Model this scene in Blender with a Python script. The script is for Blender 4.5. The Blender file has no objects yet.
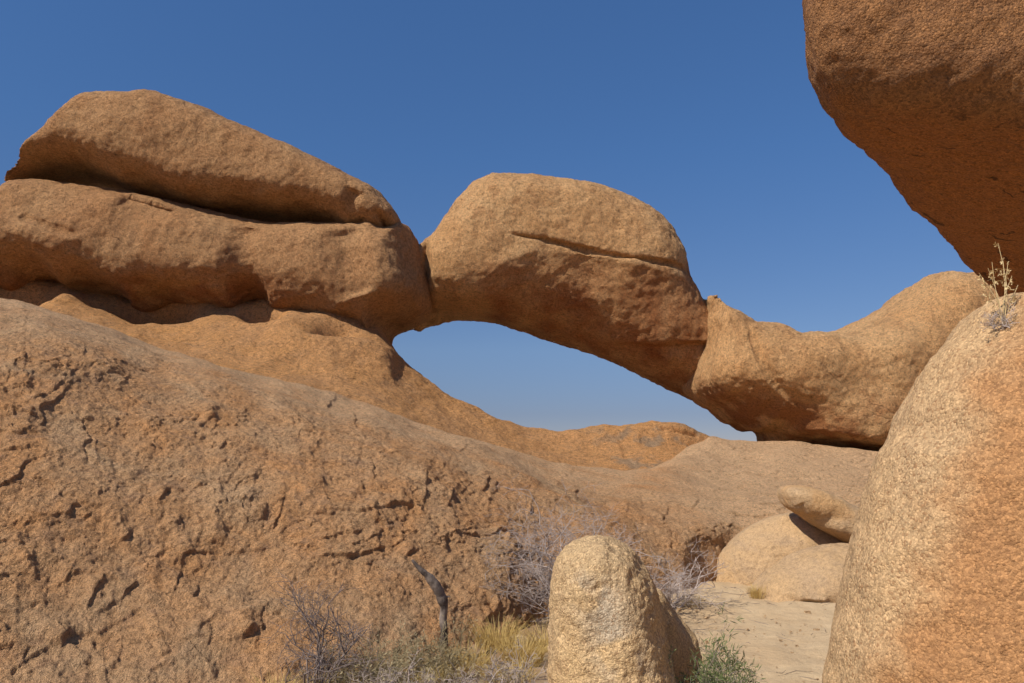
import bpy, math, random
import numpy as np

# ------------------------------------------------------------------ basics
W, H = 1024, 683
FPX = 796.0
PITCH = math.atan((455 - 341.5) / FPX)
CAMZ = 1.6
CP, SP = math.cos(PITCH), math.sin(PITCH)
SUN = np.array([-0.52, -0.46, 0.72]); SUN /= np.linalg.norm(SUN)

scene = bpy.context.scene
COL = scene.collection


def px(u, v, y):
    """point at distance y in front of the camera seen at photo position u, v"""
    u = np.asarray(u, float); v = np.asarray(v, float); y = np.asarray(y, float)
    a = (u - 512.0) / FPX
    b = (341.5 - v) / FPX
    dx, dy, dz = a, CP - b * SP, SP + b * CP
    k = y / dy
    return np.stack(np.broadcast_arrays(dx * k, y, CAMZ + dz * k), -1)


def unpx(p):
    x, y, z = p[..., 0], p[..., 1], p[..., 2] - CAMZ
    f = y * CP + z * SP
    up = -y * SP + z * CP
    return 512.0 + FPX * x / f, 341.5 - FPX * up / f


def smooth(a, b, x):
    t = np.clip((x - a) / (b - a), 0, 1)
    return t * t * (3 - 2 * t)


# ------------------------------------------------------------------ noise
def _h(ix, iy, iz, seed):
    n = (ix * 374761393 + iy * 668265263 + iz * 1274126177 + seed * 974711) & 0xFFFFFFFF
    n = ((n ^ (n >> 13)) * 1274126177) & 0xFFFFFFFF
    return (n ^ (n >> 16)) & 0xFFFF


_rg = np.random.RandomState(7)
_G = _rg.normal(size=(4096, 3)); _G /= np.linalg.norm(_G, axis=1)[:, None]
_G = _G.astype(np.float32)


def perlin(p, seed=0):
    i = np.floor(p).astype(np.int64)
    f = (p - i).astype(np.float32)
    w = f * f * f * (f * (f * 6 - 15) + 10)
    out = 0
    for a in (0, 1):
        wa = w[:, 0] if a else 1 - w[:, 0]
        for b in (0, 1):
            wb = w[:, 1] if b else 1 - w[:, 1]
            for c in (0, 1):
                wc = w[:, 2] if c else 1 - w[:, 2]
                g = _G[_h(i[:, 0] + a, i[:, 1] + b, i[:, 2] + c, seed) & 4095]
                d = g[:, 0] * (f[:, 0] - a) + g[:, 1] * (f[:, 1] - b) + g[:, 2] * (f[:, 2] - c)
                out = out + wa * wb * wc * d
    return out * 1.5


def fbm(p, scale, octaves=4, gain=0.5, seed=0):
    s, a, t = 0, 1.0, 0
    q = p * scale
    for k in range(octaves):
        s = s + a * perlin(q, seed + k * 17)
        a *= gain
        q = q * 2.03 + 11.3
    return s


# ------------------------------------------------------------------ curves and distances
def catmull(P, n=8, closed=True):
    P = np.asarray(P, float)
    m = len(P)
    out = []
    for i in range(m if closed else m - 1):
        if closed:
            p0, p1, p2, p3 = P[(i - 1) % m], P[i], P[(i + 1) % m], P[(i + 2) % m]
        else:
            p0, p1, p2, p3 = P[max(i - 1, 0)], P[i], P[i + 1], P[min(i + 2, m - 1)]
        for k in range(n):
            t = k / n
            out.append(0.5 * ((2 * p1) + (-p0 + p2) * t + (2 * p0 - 5 * p1 + 4 * p2 - p3) * t * t + (-p0 + 3 * p1 - 3 * p2 + p3) * t ** 3))
    if not closed:
        out.append(P[-1])
    return np.array(out)


def seg_dist(Q, A, B):
    d = B - A
    L2 = max(float(d @ d), 1e-12)
    w = Q - A
    t = np.clip((w @ d) / L2, 0, 1)
    e = w - t[:, None] * d
    return np.sqrt((e * e).sum(1)), t, d[0] * w[:, 1] - d[1] * w[:, 0]


def poly_sd(Q, P):
    """signed distance to a closed outline, positive inside"""
    best = np.full(len(Q), 1e9)
    ins = np.zeros(len(Q), bool)
    n = len(P)
    for i in range(n):
        A, B = P[i], P[(i + 1) % n]
        d, _, _ = seg_dist(Q, A, B)
        best = np.minimum(best, d)
        if A[1] != B[1]:
            c = (A[1] > Q[:, 1]) != (B[1] > Q[:, 1])
            xi = A[0] + (Q[:, 1] - A[1]) / (B[1] - A[1]) * (B[0] - A[0])
            ins ^= c & (Q[:, 0] < xi)
    return np.where(ins, best, -best)


def line_field(Q, P):
    """distance, side (cross sign) and 0..1 place along an open line"""
    best = np.full(len(Q), 1e9); side = np.zeros(len(Q)); along = np.zeros(len(Q))
    L = np.r_[0, np.cumsum(np.linalg.norm(np.diff(P, axis=0), axis=1))]
    for i in range(len(P) - 1):
        d, t, c = seg_dist(Q, P[i], P[i + 1])
        m = d < best
        best[m] = d[m]; side[m] = np.sign(c[m]); along[m] = (L[i] + t[m] * (L[i + 1] - L[i])) / L[-1]
    return best, side, along


def blur(a, sig):
    r = int(sig * 3) + 1
    k = np.exp(-0.5 * (np.arange(-r, r + 1) / sig) ** 2); k /= k.sum()
    for ax in (0, 1):
        pad = [(0, 0), (0, 0)]; pad[ax] = (r, r)
        b = np.pad(a, pad, mode='edge')
        o = np.zeros_like(a)
        for i, w in enumerate(k):
            sl = [slice(None), slice(None)]; sl[ax] = slice(i, i + a.shape[ax])
            o += w * b[tuple(sl)]
        a = o
    return a


# ------------------------------------------------------------------ mesh making
def mesh_obj(name, V, F, mat, loc=(0, 0, 0), parent=None, smooth_shade=True, attrs=None):
    V = np.asarray(V, np.float32) - np.asarray(loc, np.float32)
    F = np.asarray(F, np.int32)
    k = F.shape[1]
    me = bpy.data.meshes.new(name)
    me.vertices.add(len(V)); me.vertices.foreach_set('co', V.ravel())
    me.loops.add(F.size); me.loops.foreach_set('vertex_index', F.ravel())
    me.polygons.add(len(F))
    me.polygons.foreach_set('loop_start', np.arange(0, F.size, k, dtype=np.int32))
    me.update(calc_edges=True)
    me.validate()
    me.polygons.foreach_set('use_smooth', np.full(len(me.polygons), smooth_shade))
    if attrs:
        for an, av in attrs.items():
            at = me.attributes.new(an, 'FLOAT', 'POINT')
            at.data.foreach_set('value', np.asarray(av, np.float32))
    me.materials.append(mat)
    o = bpy.data.objects.new(name, me)
    COL.objects.link(o)
    if parent is not None:
        o.parent = parent
        o.location = np.asarray(loc) - np.asarray(parent.location)
    else:
        o.location = loc
    return o


def empty(name, loc):
    o = bpy.data.objects.new(name, None)
    o.empty_display_size = 0.2
    o.location = loc
    COL.objects.link(o)
    return o


def tag(o, label, cat, group=None, kind=None):
    if label: o['label'] = label
    if cat: o['category'] = cat
    if group: o['group'] = group
    if kind: o['kind'] = kind
    return o


def vnormals(V, F):
    a = V[F[:, 2]] - V[F[:, 0]]
    b = V[F[:, 3]] - V[F[:, 1]]
    n = np.cross(a, b)
    N = np.zeros_like(V)
    for c in range(3):
        for k in range(4):
            N[:, c] += np.bincount(F[:, k], weights=n[:, c], minlength=len(V))
    return N / np.maximum(np.linalg.norm(N, axis=1), 1e-12)[:, None]


def surface_nets(F, org, h):
    ins = F < 0
    nx, ny, nz = F.shape
    s = np.zeros((nx - 1, ny - 1, nz - 1), np.uint8)
    for a in (0, 1):
        for b in (0, 1):
            for c in (0, 1):
                s += ins[a:nx - 1 + a, b:ny - 1 + b, c:nz - 1 + c]
    cells = np.argwhere((s > 0) & (s < 8))
    idx = np.full(s.shape, -1, np.int32)
    idx[cells[:, 0], cells[:, 1], cells[:, 2]] = np.arange(len(cells))
    acc = np.zeros((len(cells), 3)); cnt = np.zeros(len(cells))
    cor = {}
    for a in (0, 1):
        for b in (0, 1):
            for c in (0, 1):
                cor[a, b, c] = F[cells[:, 0] + a, cells[:, 1] + b, cells[:, 2] + c]
    for k1 in cor:
        for ax in range(3):
            if k1[ax] == 0:
                k2 = list(k1); k2[ax] = 1; k2 = tuple(k2)
                f1, f2 = cor[k1], cor[k2]
                m = (f1 < 0) != (f2 < 0)
                t = np.where(m, f1 / np.where(m, f1 - f2, 1), 0)
                p = np.tile(np.array(k1, float), (len(cells), 1)); p[:, ax] += t
                acc[m] += p[m]; cnt[m] += 1
    V = (cells + acc / cnt[:, None]) * h + org
    Q = []
    for ax in range(3):
        s1 = [slice(None)] * 3; s2 = [slice(None)] * 3
        s1[ax] = slice(0, -1); s2[ax] = slice(1, None)
        A, B = ins[tuple(s1)], ins[tuple(s2)]
        e = np.argwhere(A != B)
        o1, o2 = [i for i in range(3) if i != ax]
        ok = (e[:, o1] > 0) & (e[:, o2] > 0) & (e[:, o1] < F.shape[o1] - 1) & (e[:, o2] < F.shape[o2] - 1)
        e = e[ok]
        flip = A[e[:, 0], e[:, 1], e[:, 2]]
        def at(d1, d2):
            q = e.copy(); q[:, o1] -= d1; q[:, o2] -= d2
            return idx[q[:, 0], q[:, 1], q[:, 2]]
        q = np.stack([at(1, 1), at(0, 1), at(0, 0), at(1, 0)], 1)
        if ax == 1: flip = ~flip
        q[~flip] = q[~flip][:, ::-1]
        Q.append(q)
    return V, np.concatenate(Q)


def rock_mesh(P, d, T, Tb, R, h, p, tilt, relief, bumps, seed, soft):
    m = 5 * h + 0.02
    x0, z0 = P.min(0) - m; x1, z1 = P.max(0) + m
    X = np.arange(x0, x1 + h, h); Z = np.arange(z0, z1 + h, h)
    gx, gz = np.meshgrid(X, Z, indexing='ij')
    Q = np.stack([gx.ravel(), gz.ravel()], 1)
    s = poly_sd(Q, P).reshape(gx.shape)
    sb = blur(s, soft * R / h / 2)
    s = s + (sb - s) * smooth(0.15 * R, 0.8 * R, s)
    uu, vv = unpx(np.stack([Q[:, 0], np.full(len(Q), d - 0.85 * T), Q[:, 1]], 1))
    D = np.zeros(len(Q))
    if relief is not None:
        D = relief(np.stack([uu, vv], 1), d / FPX)
    D = D.reshape(gx.shape)
    xc, zc = P.mean(0)
    yc = d + tilt[0] * (gx - xc) + tilt[1] * (gz - zc)
    Y = np.arange(yc.min() - T - max(0, -D.min()) - 4 * h, yc.max() + Tb + 4 * h, h)
    a = np.abs(np.maximum(1 - s / R, 0)) ** p
    yy = (Y[None, :, None] - yc[:, None, :]).astype(np.float32)
    wf = smooth(-0.1, 0.5, -yy / T)
    yy = yy - D[:, None, :] * wf
    F = a[:, None, :].astype(np.float32) + np.where(yy < 0, np.abs(yy / T), np.abs(yy / Tb)) ** p - 1
    V, Fc = surface_nets(F.astype(np.float32), np.array([X[0], Y[0], Z[0]]), h)
    N = vnormals(V, Fc)
    disp = np.zeros(len(V))
    for (sc_, amp, oc) in bumps:
        if 1.0 / sc_ > 2 * h:
            disp += amp * fbm(V + seed * 13.7, sc_, oc, 0.5, seed)
    return V + N * disp[:, None], Fc


VERTS = {}


def rock(name, mat, outline, d, T, R, h, p=2.2, Tb=None, tilt=(0, 0), relief=None, bumps=(), seed=0, sub=6,
         soft=0.35, parent=None, stain_shade=None):
    """A solid rock: outline traced at distance d, rounded to the front by T and to the back by Tb."""
    Tb = Tb or T
    O = np.asarray(catmull(outline, sub))
    P = px(*O.T, d)[:, [0, 2]]
    # the outline is what one sees of a thick body: draw the middle section in by what its round sides add
    def normals(P):
        tg = np.roll(P, -2, 0) - np.roll(P, 2, 0)
        nr = np.stack([tg[:, 1], -tg[:, 0]], 1); nr /= np.maximum(np.linalg.norm(nr, axis=1), 1e-9)[:, None]
        area = 0.5 * np.sum(P[:, 0] * np.roll(P[:, 1], -1) - np.roll(P[:, 0], -1) * P[:, 1])
        return nr * np.sign(area)
    nr = normals(P)
    tau = (P[:, 0] * nr[:, 0] + (P[:, 1] - CAMZ) * nr[:, 1]) / d
    tt = np.where(tau > 0, T, Tb) * np.abs(tau); qd = p / (p - 1)
    ex = np.minimum(0.7 * ((R ** qd + tt ** qd) ** (1 / qd) - R), 0.5 * R)
    ts = np.linspace(0.02, 3 * R, 40)                      # how thick the body is behind each point of the outline
    qs = (P[:, None, :] - nr[:, None, :] * ts[None, :, None]).reshape(-1, 2)
    ok = (poly_sd(qs, P) > 0).reshape(len(P), -1)
    thick = np.where(ok.all(1), 3 * R, ts[np.argmin(ok, 1)])
    lim = 0.22 * thick
    ex = np.minimum(ex, lim)
    infr = (O[:, 0] > -15) & (O[:, 0] < 1040) & (O[:, 1] > -15) & (O[:, 1] < 700)
    nO = normals(O)
    tO = np.stack([-nO[:, 1], nO[:, 0]], 1)
    for it in range(3):
        for _ in range(3): ex = 0.25 * np.roll(ex, 1) + 0.5 * ex + 0.25 * np.roll(ex, -1)
        V, _ = rock_mesh(P - nr * ex[:, None], d, T, Tb, R, h * 2.5, p, tilt, relief, bumps, seed, soft)
        uv = np.stack(unpx(V), 1)
        err = np.zeros(len(O))
        for k in range(len(O)):
            q = uv - O[k]
            e = q @ nO[k]; m = (np.abs(q @ tO[k]) < max(4.0, 3.0 * h * FPX / d)) & (np.abs(e) < 90)
            if m.any(): err[k] = e[m].max()
        ex = np.clip(ex + 0.8 * np.where(infr, np.clip(err, -30, 30), 0) * d / FPX, -0.06 * R, np.maximum(lim, 0.02))
    for _ in range(2): ex = 0.25 * np.roll(ex, 1) + 0.5 * ex + 0.25 * np.roll(ex, -1)
    V, Fc = rock_mesh(P - nr * ex[:, None], d, T, Tb, R, h, p, tilt, relief, bumps, seed, soft)
    u, v = unpx(V)
    at = {'stain_shade': stain_shade(np.stack([u, v], 1), V) if stain_shade else np.zeros(len(V))}
    base = np.array([V[:, 0].mean(), V[:, 1].mean(), V[:, 2].min()])
    VERTS[name] = V
    return mesh_obj(name, V, Fc, mat, loc=base, parent=parent, attrs=at)


def crack(line, w, a, ends=0.12):
    line = np.asarray(catmull(line, 5, False))
    def f(Q, k):
        d, s, t = line_field(Q, line)
        e = smooth(0, ends, t) * smooth(0, ends, 1 - t) if ends else 1
        return a * np.exp(-(d * k / w) ** 2) * e
    return f


def ledge(line, a, w, ends=0.12, step=0.05):
    """the face on the lower side of the line (line drawn left to right) set back by a, easing out over w (w=None: stays back)"""
    line = np.asarray(catmull(line, 5, False))
    def f(Q, k):
        d, s, t = line_field(Q, line)
        sd = d * k * np.where(s > 0, 1, -1)
        e = smooth(0, ends, t) * smooth(0, ends, 1 - t) if ends else 1
        prof = smooth(-step, step, sd)
        if w: prof = prof * np.exp(-np.maximum(sd, 0) / w)
        return a * prof * e
    return f


def slope_back(line, a, w):
    """below the line the face leans back steadily: an overhang"""
    line = np.asarray(catmull(line, 5, False))
    def f(Q, k):
        d, s, t = line_field(Q, line)
        sd = np.maximum(d * k * np.where(s > 0, 1, -1), 0)
        return a * (1 - np.exp(-sd / w)) * smooth(0, 0.1, t) * smooth(0, 0.05, 1 - t)
    return f


def blob(c, r, a):
    def f(Q, k):
        q = (Q - np.array(c)) / np.array(r)
        return a * np.exp(-(q * q).sum(1))
    return f


def total(*fs):
    return lambda Q, k: sum(f(Q, k) for f in fs)


# ------------------------------------------------------------------ materials
def new_mat(name):
    m = bpy.data.materials.new(name); m.use_nodes = True
    nt = m.node_tree; nt.nodes.clear()
    out = nt.nodes.new('ShaderNodeOutputMaterial')
    b = nt.nodes.new('ShaderNodeBsdfPrincipled')
    nt.links.new(b.outputs[0], out.inputs[0])
    b.inputs['Specular IOR Level'].default_value = 0.25
    return m, nt, b


class NT:
    def __init__(s, nt): s.nt = nt; s.co = nt.nodes.new('ShaderNodeTexCoord').outputs['Object']
    def link(s, a, b): s.nt.links.new(a, b)
    def mapping(s, scale):
        n = s.nt.nodes.new('ShaderNodeMapping'); n.inputs['Scale'].default_value = scale
        s.link(s.co, n.inputs[0]); return n.outputs[0]
    def noise(s, scale, detail=4, rough=0.55, dist=0, vec=None):
        n = s.nt.nodes.new('ShaderNodeTexNoise')
        n.inputs['Scale'].default_value = scale; n.inputs['Detail'].default_value = detail
        n.inputs['Roughness'].default_value = rough; n.inputs['Distortion'].default_value = dist
        s.link(vec or s.co, n.inputs['Vector']); return n.outputs['Fac']
    def voro(s, scale, feature='F1', out='Distance', rand=1.0, vec=None):
        n = s.nt.nodes.new('ShaderNodeTexVoronoi'); n.feature = feature
        n.inputs['Scale'].default_value = scale; n.inputs['Randomness'].default_value = rand
        s.link(vec or s.co, n.inputs['Vector']); return n.outputs[out]
    def ramp(s, fac, stops):
        n = s.nt.nodes.new('ShaderNodeValToRGB'); e = n.color_ramp.elements
        while len(e) < len(stops): e.new(0.5)
        for i, (p, c) in enumerate(stops):
            e[i].position = p
            e[i].color = (c, c, c, 1) if not hasattr(c, '__len__') else (*c, 1)
        s.link(fac, n.inputs[0]); return n.outputs[0]
    def mix(s, fac, a, b, mode='MIX'):
        n = s.nt.nodes.new('ShaderNodeMix'); n.data_type = 'RGBA'; n.blend_type = mode; n.clamp_factor = True
        for sock, val in ((n.inputs[0], fac), (n.inputs[6], a), (n.inputs[7], b)):
            if hasattr(val, 'is_output') or hasattr(val, 'links'): s.link(val, sock)
            elif hasattr(val, '__len__'): sock.default_value = (*val, 1)
            else: sock.default_value = val
        return n.outputs[2]
    def math(s, op, a, b=0.0):
        n = s.nt.nodes.new('ShaderNodeMath'); n.operation = op
        for sock, val in ((n.inputs[0], a), (n.inputs[1], b)):
            if hasattr(val, 'links'): s.link(val, sock)
            else: sock.default_value = val
        return n.outputs[0]
    def bump(s, height, dist, strength=1.0, normal=None):
        n = s.nt.nodes.new('ShaderNodeBump'); n.inputs['Distance'].default_value = dist; n.inputs['Strength'].default_value = strength
        s.link(height, n.inputs['Height'])
        if normal: s.link(normal, n.inputs['Normal'])
        return n.outputs[0]
    def attr(s, name):
        n = s.nt.nodes.new('ShaderNodeAttribute'); n.attribute_name = name; return n.outputs['Fac']


def granite_far(name, c1, c2, c3, stain_shade, grain=13.0, bumpd=0.11, streak=0.35, blot=0.7, fine=40.0, hairs=0.45, con=1.0):
    """weathered granite seen from some way off"""
    m, nt, b = new_mat(name); t = NT(nt)
    big = t.noise(blot, 5, 0.6, 0.6)
    col = t.mix(t.ramp(big, [(0.36, 0), (0.66, 1)]), c1, c2)
    pat = t.noise(blot * 3.3, 7, 0.68, 0.9)
    col = t.mix(t.ramp(pat, [(0.52, 0), (0.70, 0.85)]), col, c3)
    st = t.noise(2.2, 6, 0.62, 0.3, t.mapping((1.0, 1.0, 0.16)))
    col = t.mix(t.math('MULTIPLY', t.ramp(st, [(0.53, 0), (0.72, 1)]), streak), col, (c3[0] * .55, c3[1] * .55, c3[2] * .6))
    col = t.mix(t.attr('stain_shade'), col, stain_shade)  # real stains; on the pier and span also shade put into the colour
    wv = nt.nodes.new('ShaderNodeTexNoise'); wv.inputs['Scale'].default_value = 1.1; wv.inputs['Detail'].default_value = 5
    t.link(t.co, wv.inputs['Vector'])
    wm = nt.nodes.new('ShaderNodeVectorMath'); wm.operation = 'MULTIPLY_ADD'
    t.link(wv.outputs['Color'], wm.inputs[0]); wm.inputs[1].default_value = (0.9, 0.9, 0.9); t.link(t.co, wm.inputs[2])
    hair = t.voro(blot * 0.75, 'DISTANCE_TO_EDGE', vec=wm.outputs[0])
    hm = t.math('MULTIPLY', t.ramp(hair, [(0.003, 1), (0.010, 0)]), t.ramp(t.noise(blot * 0.9, 3, 0.5), [(0.60, 0), (0.66, hairs)]))
    col = t.mix(hm, col, (c3[0] * .4, c3[1] * .4, c3[2] * .45))
    g1 = t.noise(grain, 6, 0.75)
    col = t.mix(1.0, col, t.ramp(g1, [(0.30, 1 - 0.58 * con), (0.47, 1.0), (0.72, 1 + 0.38 * con)]), 'MULTIPLY')
    g2 = t.noise(fine, 3, 0.7)
    col = t.mix(1.0, col, t.ramp(g2, [(0.3, 1 - 0.4 * con), (0.5, 1.0), (0.7, 1 + 0.3 * con)]), 'MULTIPLY')
    nt.links.new(col, b.inputs['Base Color'])
    b.inputs['Roughness'].default_value = 0.92
    b1 = t.bump(t.noise(grain * 0.28, 8, 0.66), bumpd * 3)
    b2 = t.bump(g1, bumpd, 1.0, b1)
    b3 = t.bump(g2, bumpd * 0.4, 1.0, b2)
    b3 = t.bump(t.math('MULTIPLY', hm, -1.0), bumpd * 0.25, 1.0, b3)
    nt.links.new(b3, b.inputs['Normal'])
    return m


def granite_near(name, c1, c2, dark, red, cell=75.0, bumpd=0.012, pit_shade=0.0):
    """coarse crystals seen close to"""
    m, nt, b = new_mat(name); t = NT(nt)
    wob = nt.nodes.new('ShaderNodeTexNoise'); wob.inputs['Scale'].default_value = cell * 0.6
    t.link(t.co, wob.inputs['Vector'])
    vm = nt.nodes.new('ShaderNodeVectorMath'); vm.operation = 'MULTIPLY_ADD'
    t.link(wob.outputs['Color'], vm.inputs[0]); vm.inputs[1].default_value = (0.9 / cell,) * 3; t.link(t.co, vm.inputs[2])
    vec = vm.outputs[0]
    cellc = t.voro(cell, out='Color', vec=vec)
    sep = nt.nodes.new('ShaderNodeSeparateColor'); t.link(cellc, sep.inputs[0])
    r, g = sep.outputs[0], sep.outputs[1]
    big = t.noise(1.6, 5, 0.6, 0.5)
    col = t.mix(t.ramp(big, [(0.38, 0), (0.64, 1)]), c1, c2)
    col = t.mix(t.attr('stain_shade'), col, red)
    col = t.mix(1.0, col, t.ramp(r, [(0.0, 0.64), (0.3, 0.9), (0.65, 1.05), (1.0, 1.3)]), 'MULTIPLY')
    col = t.mix(t.ramp(g, [(0.88, 0), (0.92, 0.6)]), col, dark)
    col = t.mix(t.ramp(t.noise(5.0, 6, 0.65, 0.4), [(0.55, 0), (0.72, 0.4)]), col, dark)
    if pit_shade:  # shadowed pits painted in as near-black marks
        fl = t.noise(5.0, 4, 0.6, 0.8, t.mapping((0.45, 0.9, 1.3)))
        col = t.mix(t.math('MULTIPLY', t.math('MULTIPLY', t.ramp(fl, [(0.62, 0), (0.66, 1)]), pit_shade), t.attr('stain_shade')), col, (0.02, 0.012, 0.008))
    dist = t.voro(cell, 'DISTANCE_TO_EDGE', vec=vec)
    col = t.mix(t.ramp(dist, [(0.0, 0.3), (0.08, 0.0)]), col, dark)
    nt.links.new(col, b.inputs['Base Color'])
    b.inputs['Roughness'].default_value = 0.85
    f1 = t.voro(cell, vec=vec)
    hgt = t.math('MULTIPLY_ADD', f1, -0.7)
    hgt2 = t.math('ADD', t.math('MULTIPLY', f1, -0.8), t.math('MULTIPLY', r, 0.7))
    b1 = t.bump(t.noise(9, 7, 0.65), bumpd * 2.5)
    b2 = t.bump(t.noise(cell * 0.35, 5, 0.7), bumpd * 0.9, 1.0, b1)
    b3 = t.bump(hgt2, bumpd * 0.5, 0.8, b2)
    nt.links.new(b3, b.inputs['Normal'])
    return m


def plain_mat(name, ca, cb, scale=8.0, rough=0.9, trans=0.0, bumpd=0):
    m, nt, b = new_mat(name); t = NT(nt)
    col = t.mix(t.ramp(t.noise(scale, 4, 0.6), [(0.35, 0), (0.65, 1)]), ca, cb)
    nt.links.new(col, b.inputs['Base Color'])
    b.inputs['Roughness'].default_value = rough
    if bumpd: nt.links.new(t.bump(t.noise(scale * 4, 5, 0.7, 0, t.mapping((1, 1, 0.2))), bumpd), b.inputs['Normal'])
    if trans:
        tr = nt.nodes.new('ShaderNodeBsdfTranslucent'); nt.links.new(col, tr.inputs[0])
        mx = nt.nodes.new('ShaderNodeMixShader'); mx.inputs[0].default_value = trans
        nt.links.new(b.outputs[0], mx.inputs[1]); nt.links.new(tr.outputs[0], mx.inputs[2])
        nt.links.new(mx.outputs[0], [n for n in nt.nodes if n.type == 'OUTPUT_MATERIAL'][0].inputs[0])
    return m


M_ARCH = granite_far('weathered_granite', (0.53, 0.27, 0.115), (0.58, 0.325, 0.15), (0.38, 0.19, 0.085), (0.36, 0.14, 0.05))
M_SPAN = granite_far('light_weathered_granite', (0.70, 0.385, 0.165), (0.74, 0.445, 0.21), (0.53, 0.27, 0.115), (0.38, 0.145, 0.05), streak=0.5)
M_SADDLE = granite_far('orange_granite', (0.68, 0.34, 0.125), (0.62, 0.325, 0.14), (0.50, 0.275, 0.13), (0.36, 0.26, 0.17), streak=0.15)
M_SLAB = granite_far('grey_brown_granite', (0.66, 0.335, 0.14), (0.62, 0.385, 0.205), (0.50, 0.285, 0.155), (0.70, 0.45, 0.25), grain=22, bumpd=0.06, streak=0.1, blot=1.3, fine=80, hairs=0.0)
M_PALE = granite_far('pale_granite', (0.56, 0.365, 0.19), (0.48, 0.335, 0.205), (0.42, 0.29, 0.18), (0.58, 0.33, 0.14), grain=20, bumpd=0.025, streak=0.0, fine=70, con=0.6)
M_PILLAR = granite_near('coarse_yellow_granite', (0.56, 0.375, 0.185), (0.50, 0.345, 0.185), (0.28, 0.16, 0.08), (0.44, 0.36, 0.26), cell=105)
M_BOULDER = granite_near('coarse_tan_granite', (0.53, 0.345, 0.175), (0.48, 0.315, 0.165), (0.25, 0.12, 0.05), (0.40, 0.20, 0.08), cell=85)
M_OVER = granite_near('coarse_red_granite', (0.37, 0.175, 0.065), (0.29, 0.135, 0.055), (0.14, 0.065, 0.03), (0.40, 0.15, 0.042), cell=62, bumpd=0.03, pit_shade=0.85)


# ------------------------------------------------------------------ the arch
B_FAR = ((0.35, 0.13, 2), (1.1, 0.06, 4), (4.5, 0.024, 4))

arch_base = px(430, 345, 21.5)
ARCH = empty('rock_arch', arch_base)
tag(ARCH, 'long natural granite arch bridging a lens shaped window of blue sky', 'rock arch')

pier_out = [(-160, 215), (-90, 190), (-40, 188), (0, 188), (13, 187), (40, 180), (90, 185), (160, 198), (230, 215), (280, 222), (340, 222), (380, 221), (400, 224),
            (412, 232), (421, 249), (427, 268), (434, 298), (430, 318), (415, 329), (396, 337), (392, 352), (380, 356), (357, 340),
            (318, 336), (296, 330), (271, 322), (253, 326), (223, 320), (193, 318), (167, 322), (146, 318), (128, 308), (86, 306),
            (64, 306), (43, 310), (13, 306), (-40, 302), (-110, 304), (-170, 294)]
pier_rel = total(
    blob((60, 292), (60, 16), 0.5),
    crack([(28, 220), (60, 232), (90, 240)], 0.10, 0.12),
    ledge([(120, 195), (150, 203), (180, 212)], 0.25, 0.5),
    crack([(250, 225), (245, 260), (255, 300)], 0.35, 0.2),
    crack([(345, 228), (352, 262), (360, 300)], 0.5, 0.22),
    blob((380, 275), (26, 40), -0.25),
    blob((160, 292), (70, 14), 0.35),
    blob((40, 240), (60, 22), -0.3),
)
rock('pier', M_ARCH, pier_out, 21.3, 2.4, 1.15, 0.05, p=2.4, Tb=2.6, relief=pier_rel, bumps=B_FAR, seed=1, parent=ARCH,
     stain_shade=lambda q, V: 0.75 * smooth(262, 290, q[:, 1]) * smooth(330, 250, q[:, 0]) * smooth(0.0, 0.5, fbm(V, 0.6, 4, 0.6, 3) + 0.35))  # shading of the pier's lower zone put into the colour

span_out = [(412, 262), (420, 245), (431, 234), (444, 218), (456, 200), (470, 184), (489, 174.5), (505, 173), (533, 174), (558, 177), (592, 182),
            (617, 190), (642, 201), (661, 214), (675, 230), (683, 247), (688, 263), (692, 276), (699, 291), (712, 312), (736, 335), (742, 365),
            (730, 398), (705, 403), (680, 395), (650, 381), (620, 366), (590, 354), (560, 345), (530, 335), (500, 325), (475, 321.5), (450, 322), (430, 327), (412, 328), (404, 300)]
span_rel = total(
    crack([(505, 236), (520, 239), (545, 243), (590, 254), (640, 262), (695, 268)], 0.05, 0.17, 0.1),
    slope_back([(462, 345), (476, 300), (496, 270), (530, 256), (560, 256), (600, 259), (620, 264), (650, 271), (680, 277), (720, 286), (760, 300)], 0.9, 1.5),
    ledge([(500, 324), (530, 327), (560, 333), (590, 336.5), (640, 338), (705, 340), (760, 342)], 0.22, 0.9, 0.06, 0.03),
    crack([(424, 245), (427, 280), (424, 325)], 0.14, 0.5, 0),
)
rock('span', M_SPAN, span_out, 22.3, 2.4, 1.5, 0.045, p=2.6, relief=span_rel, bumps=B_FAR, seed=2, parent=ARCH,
     stain_shade=lambda q, V: smooth(255, 275, q[:, 1] + 4 * fbm(V, 0.9, 4, 0.6, 5)) * smooth(470, 500, q[:, 0]) * (0.55 + 0.5 * fbm(V * [1, 1, 0.3], 1.3, 4, 0.6, 8)).clip(0, 1))  # dark varnish and some shade of the overhanging face, both as colour

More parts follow.
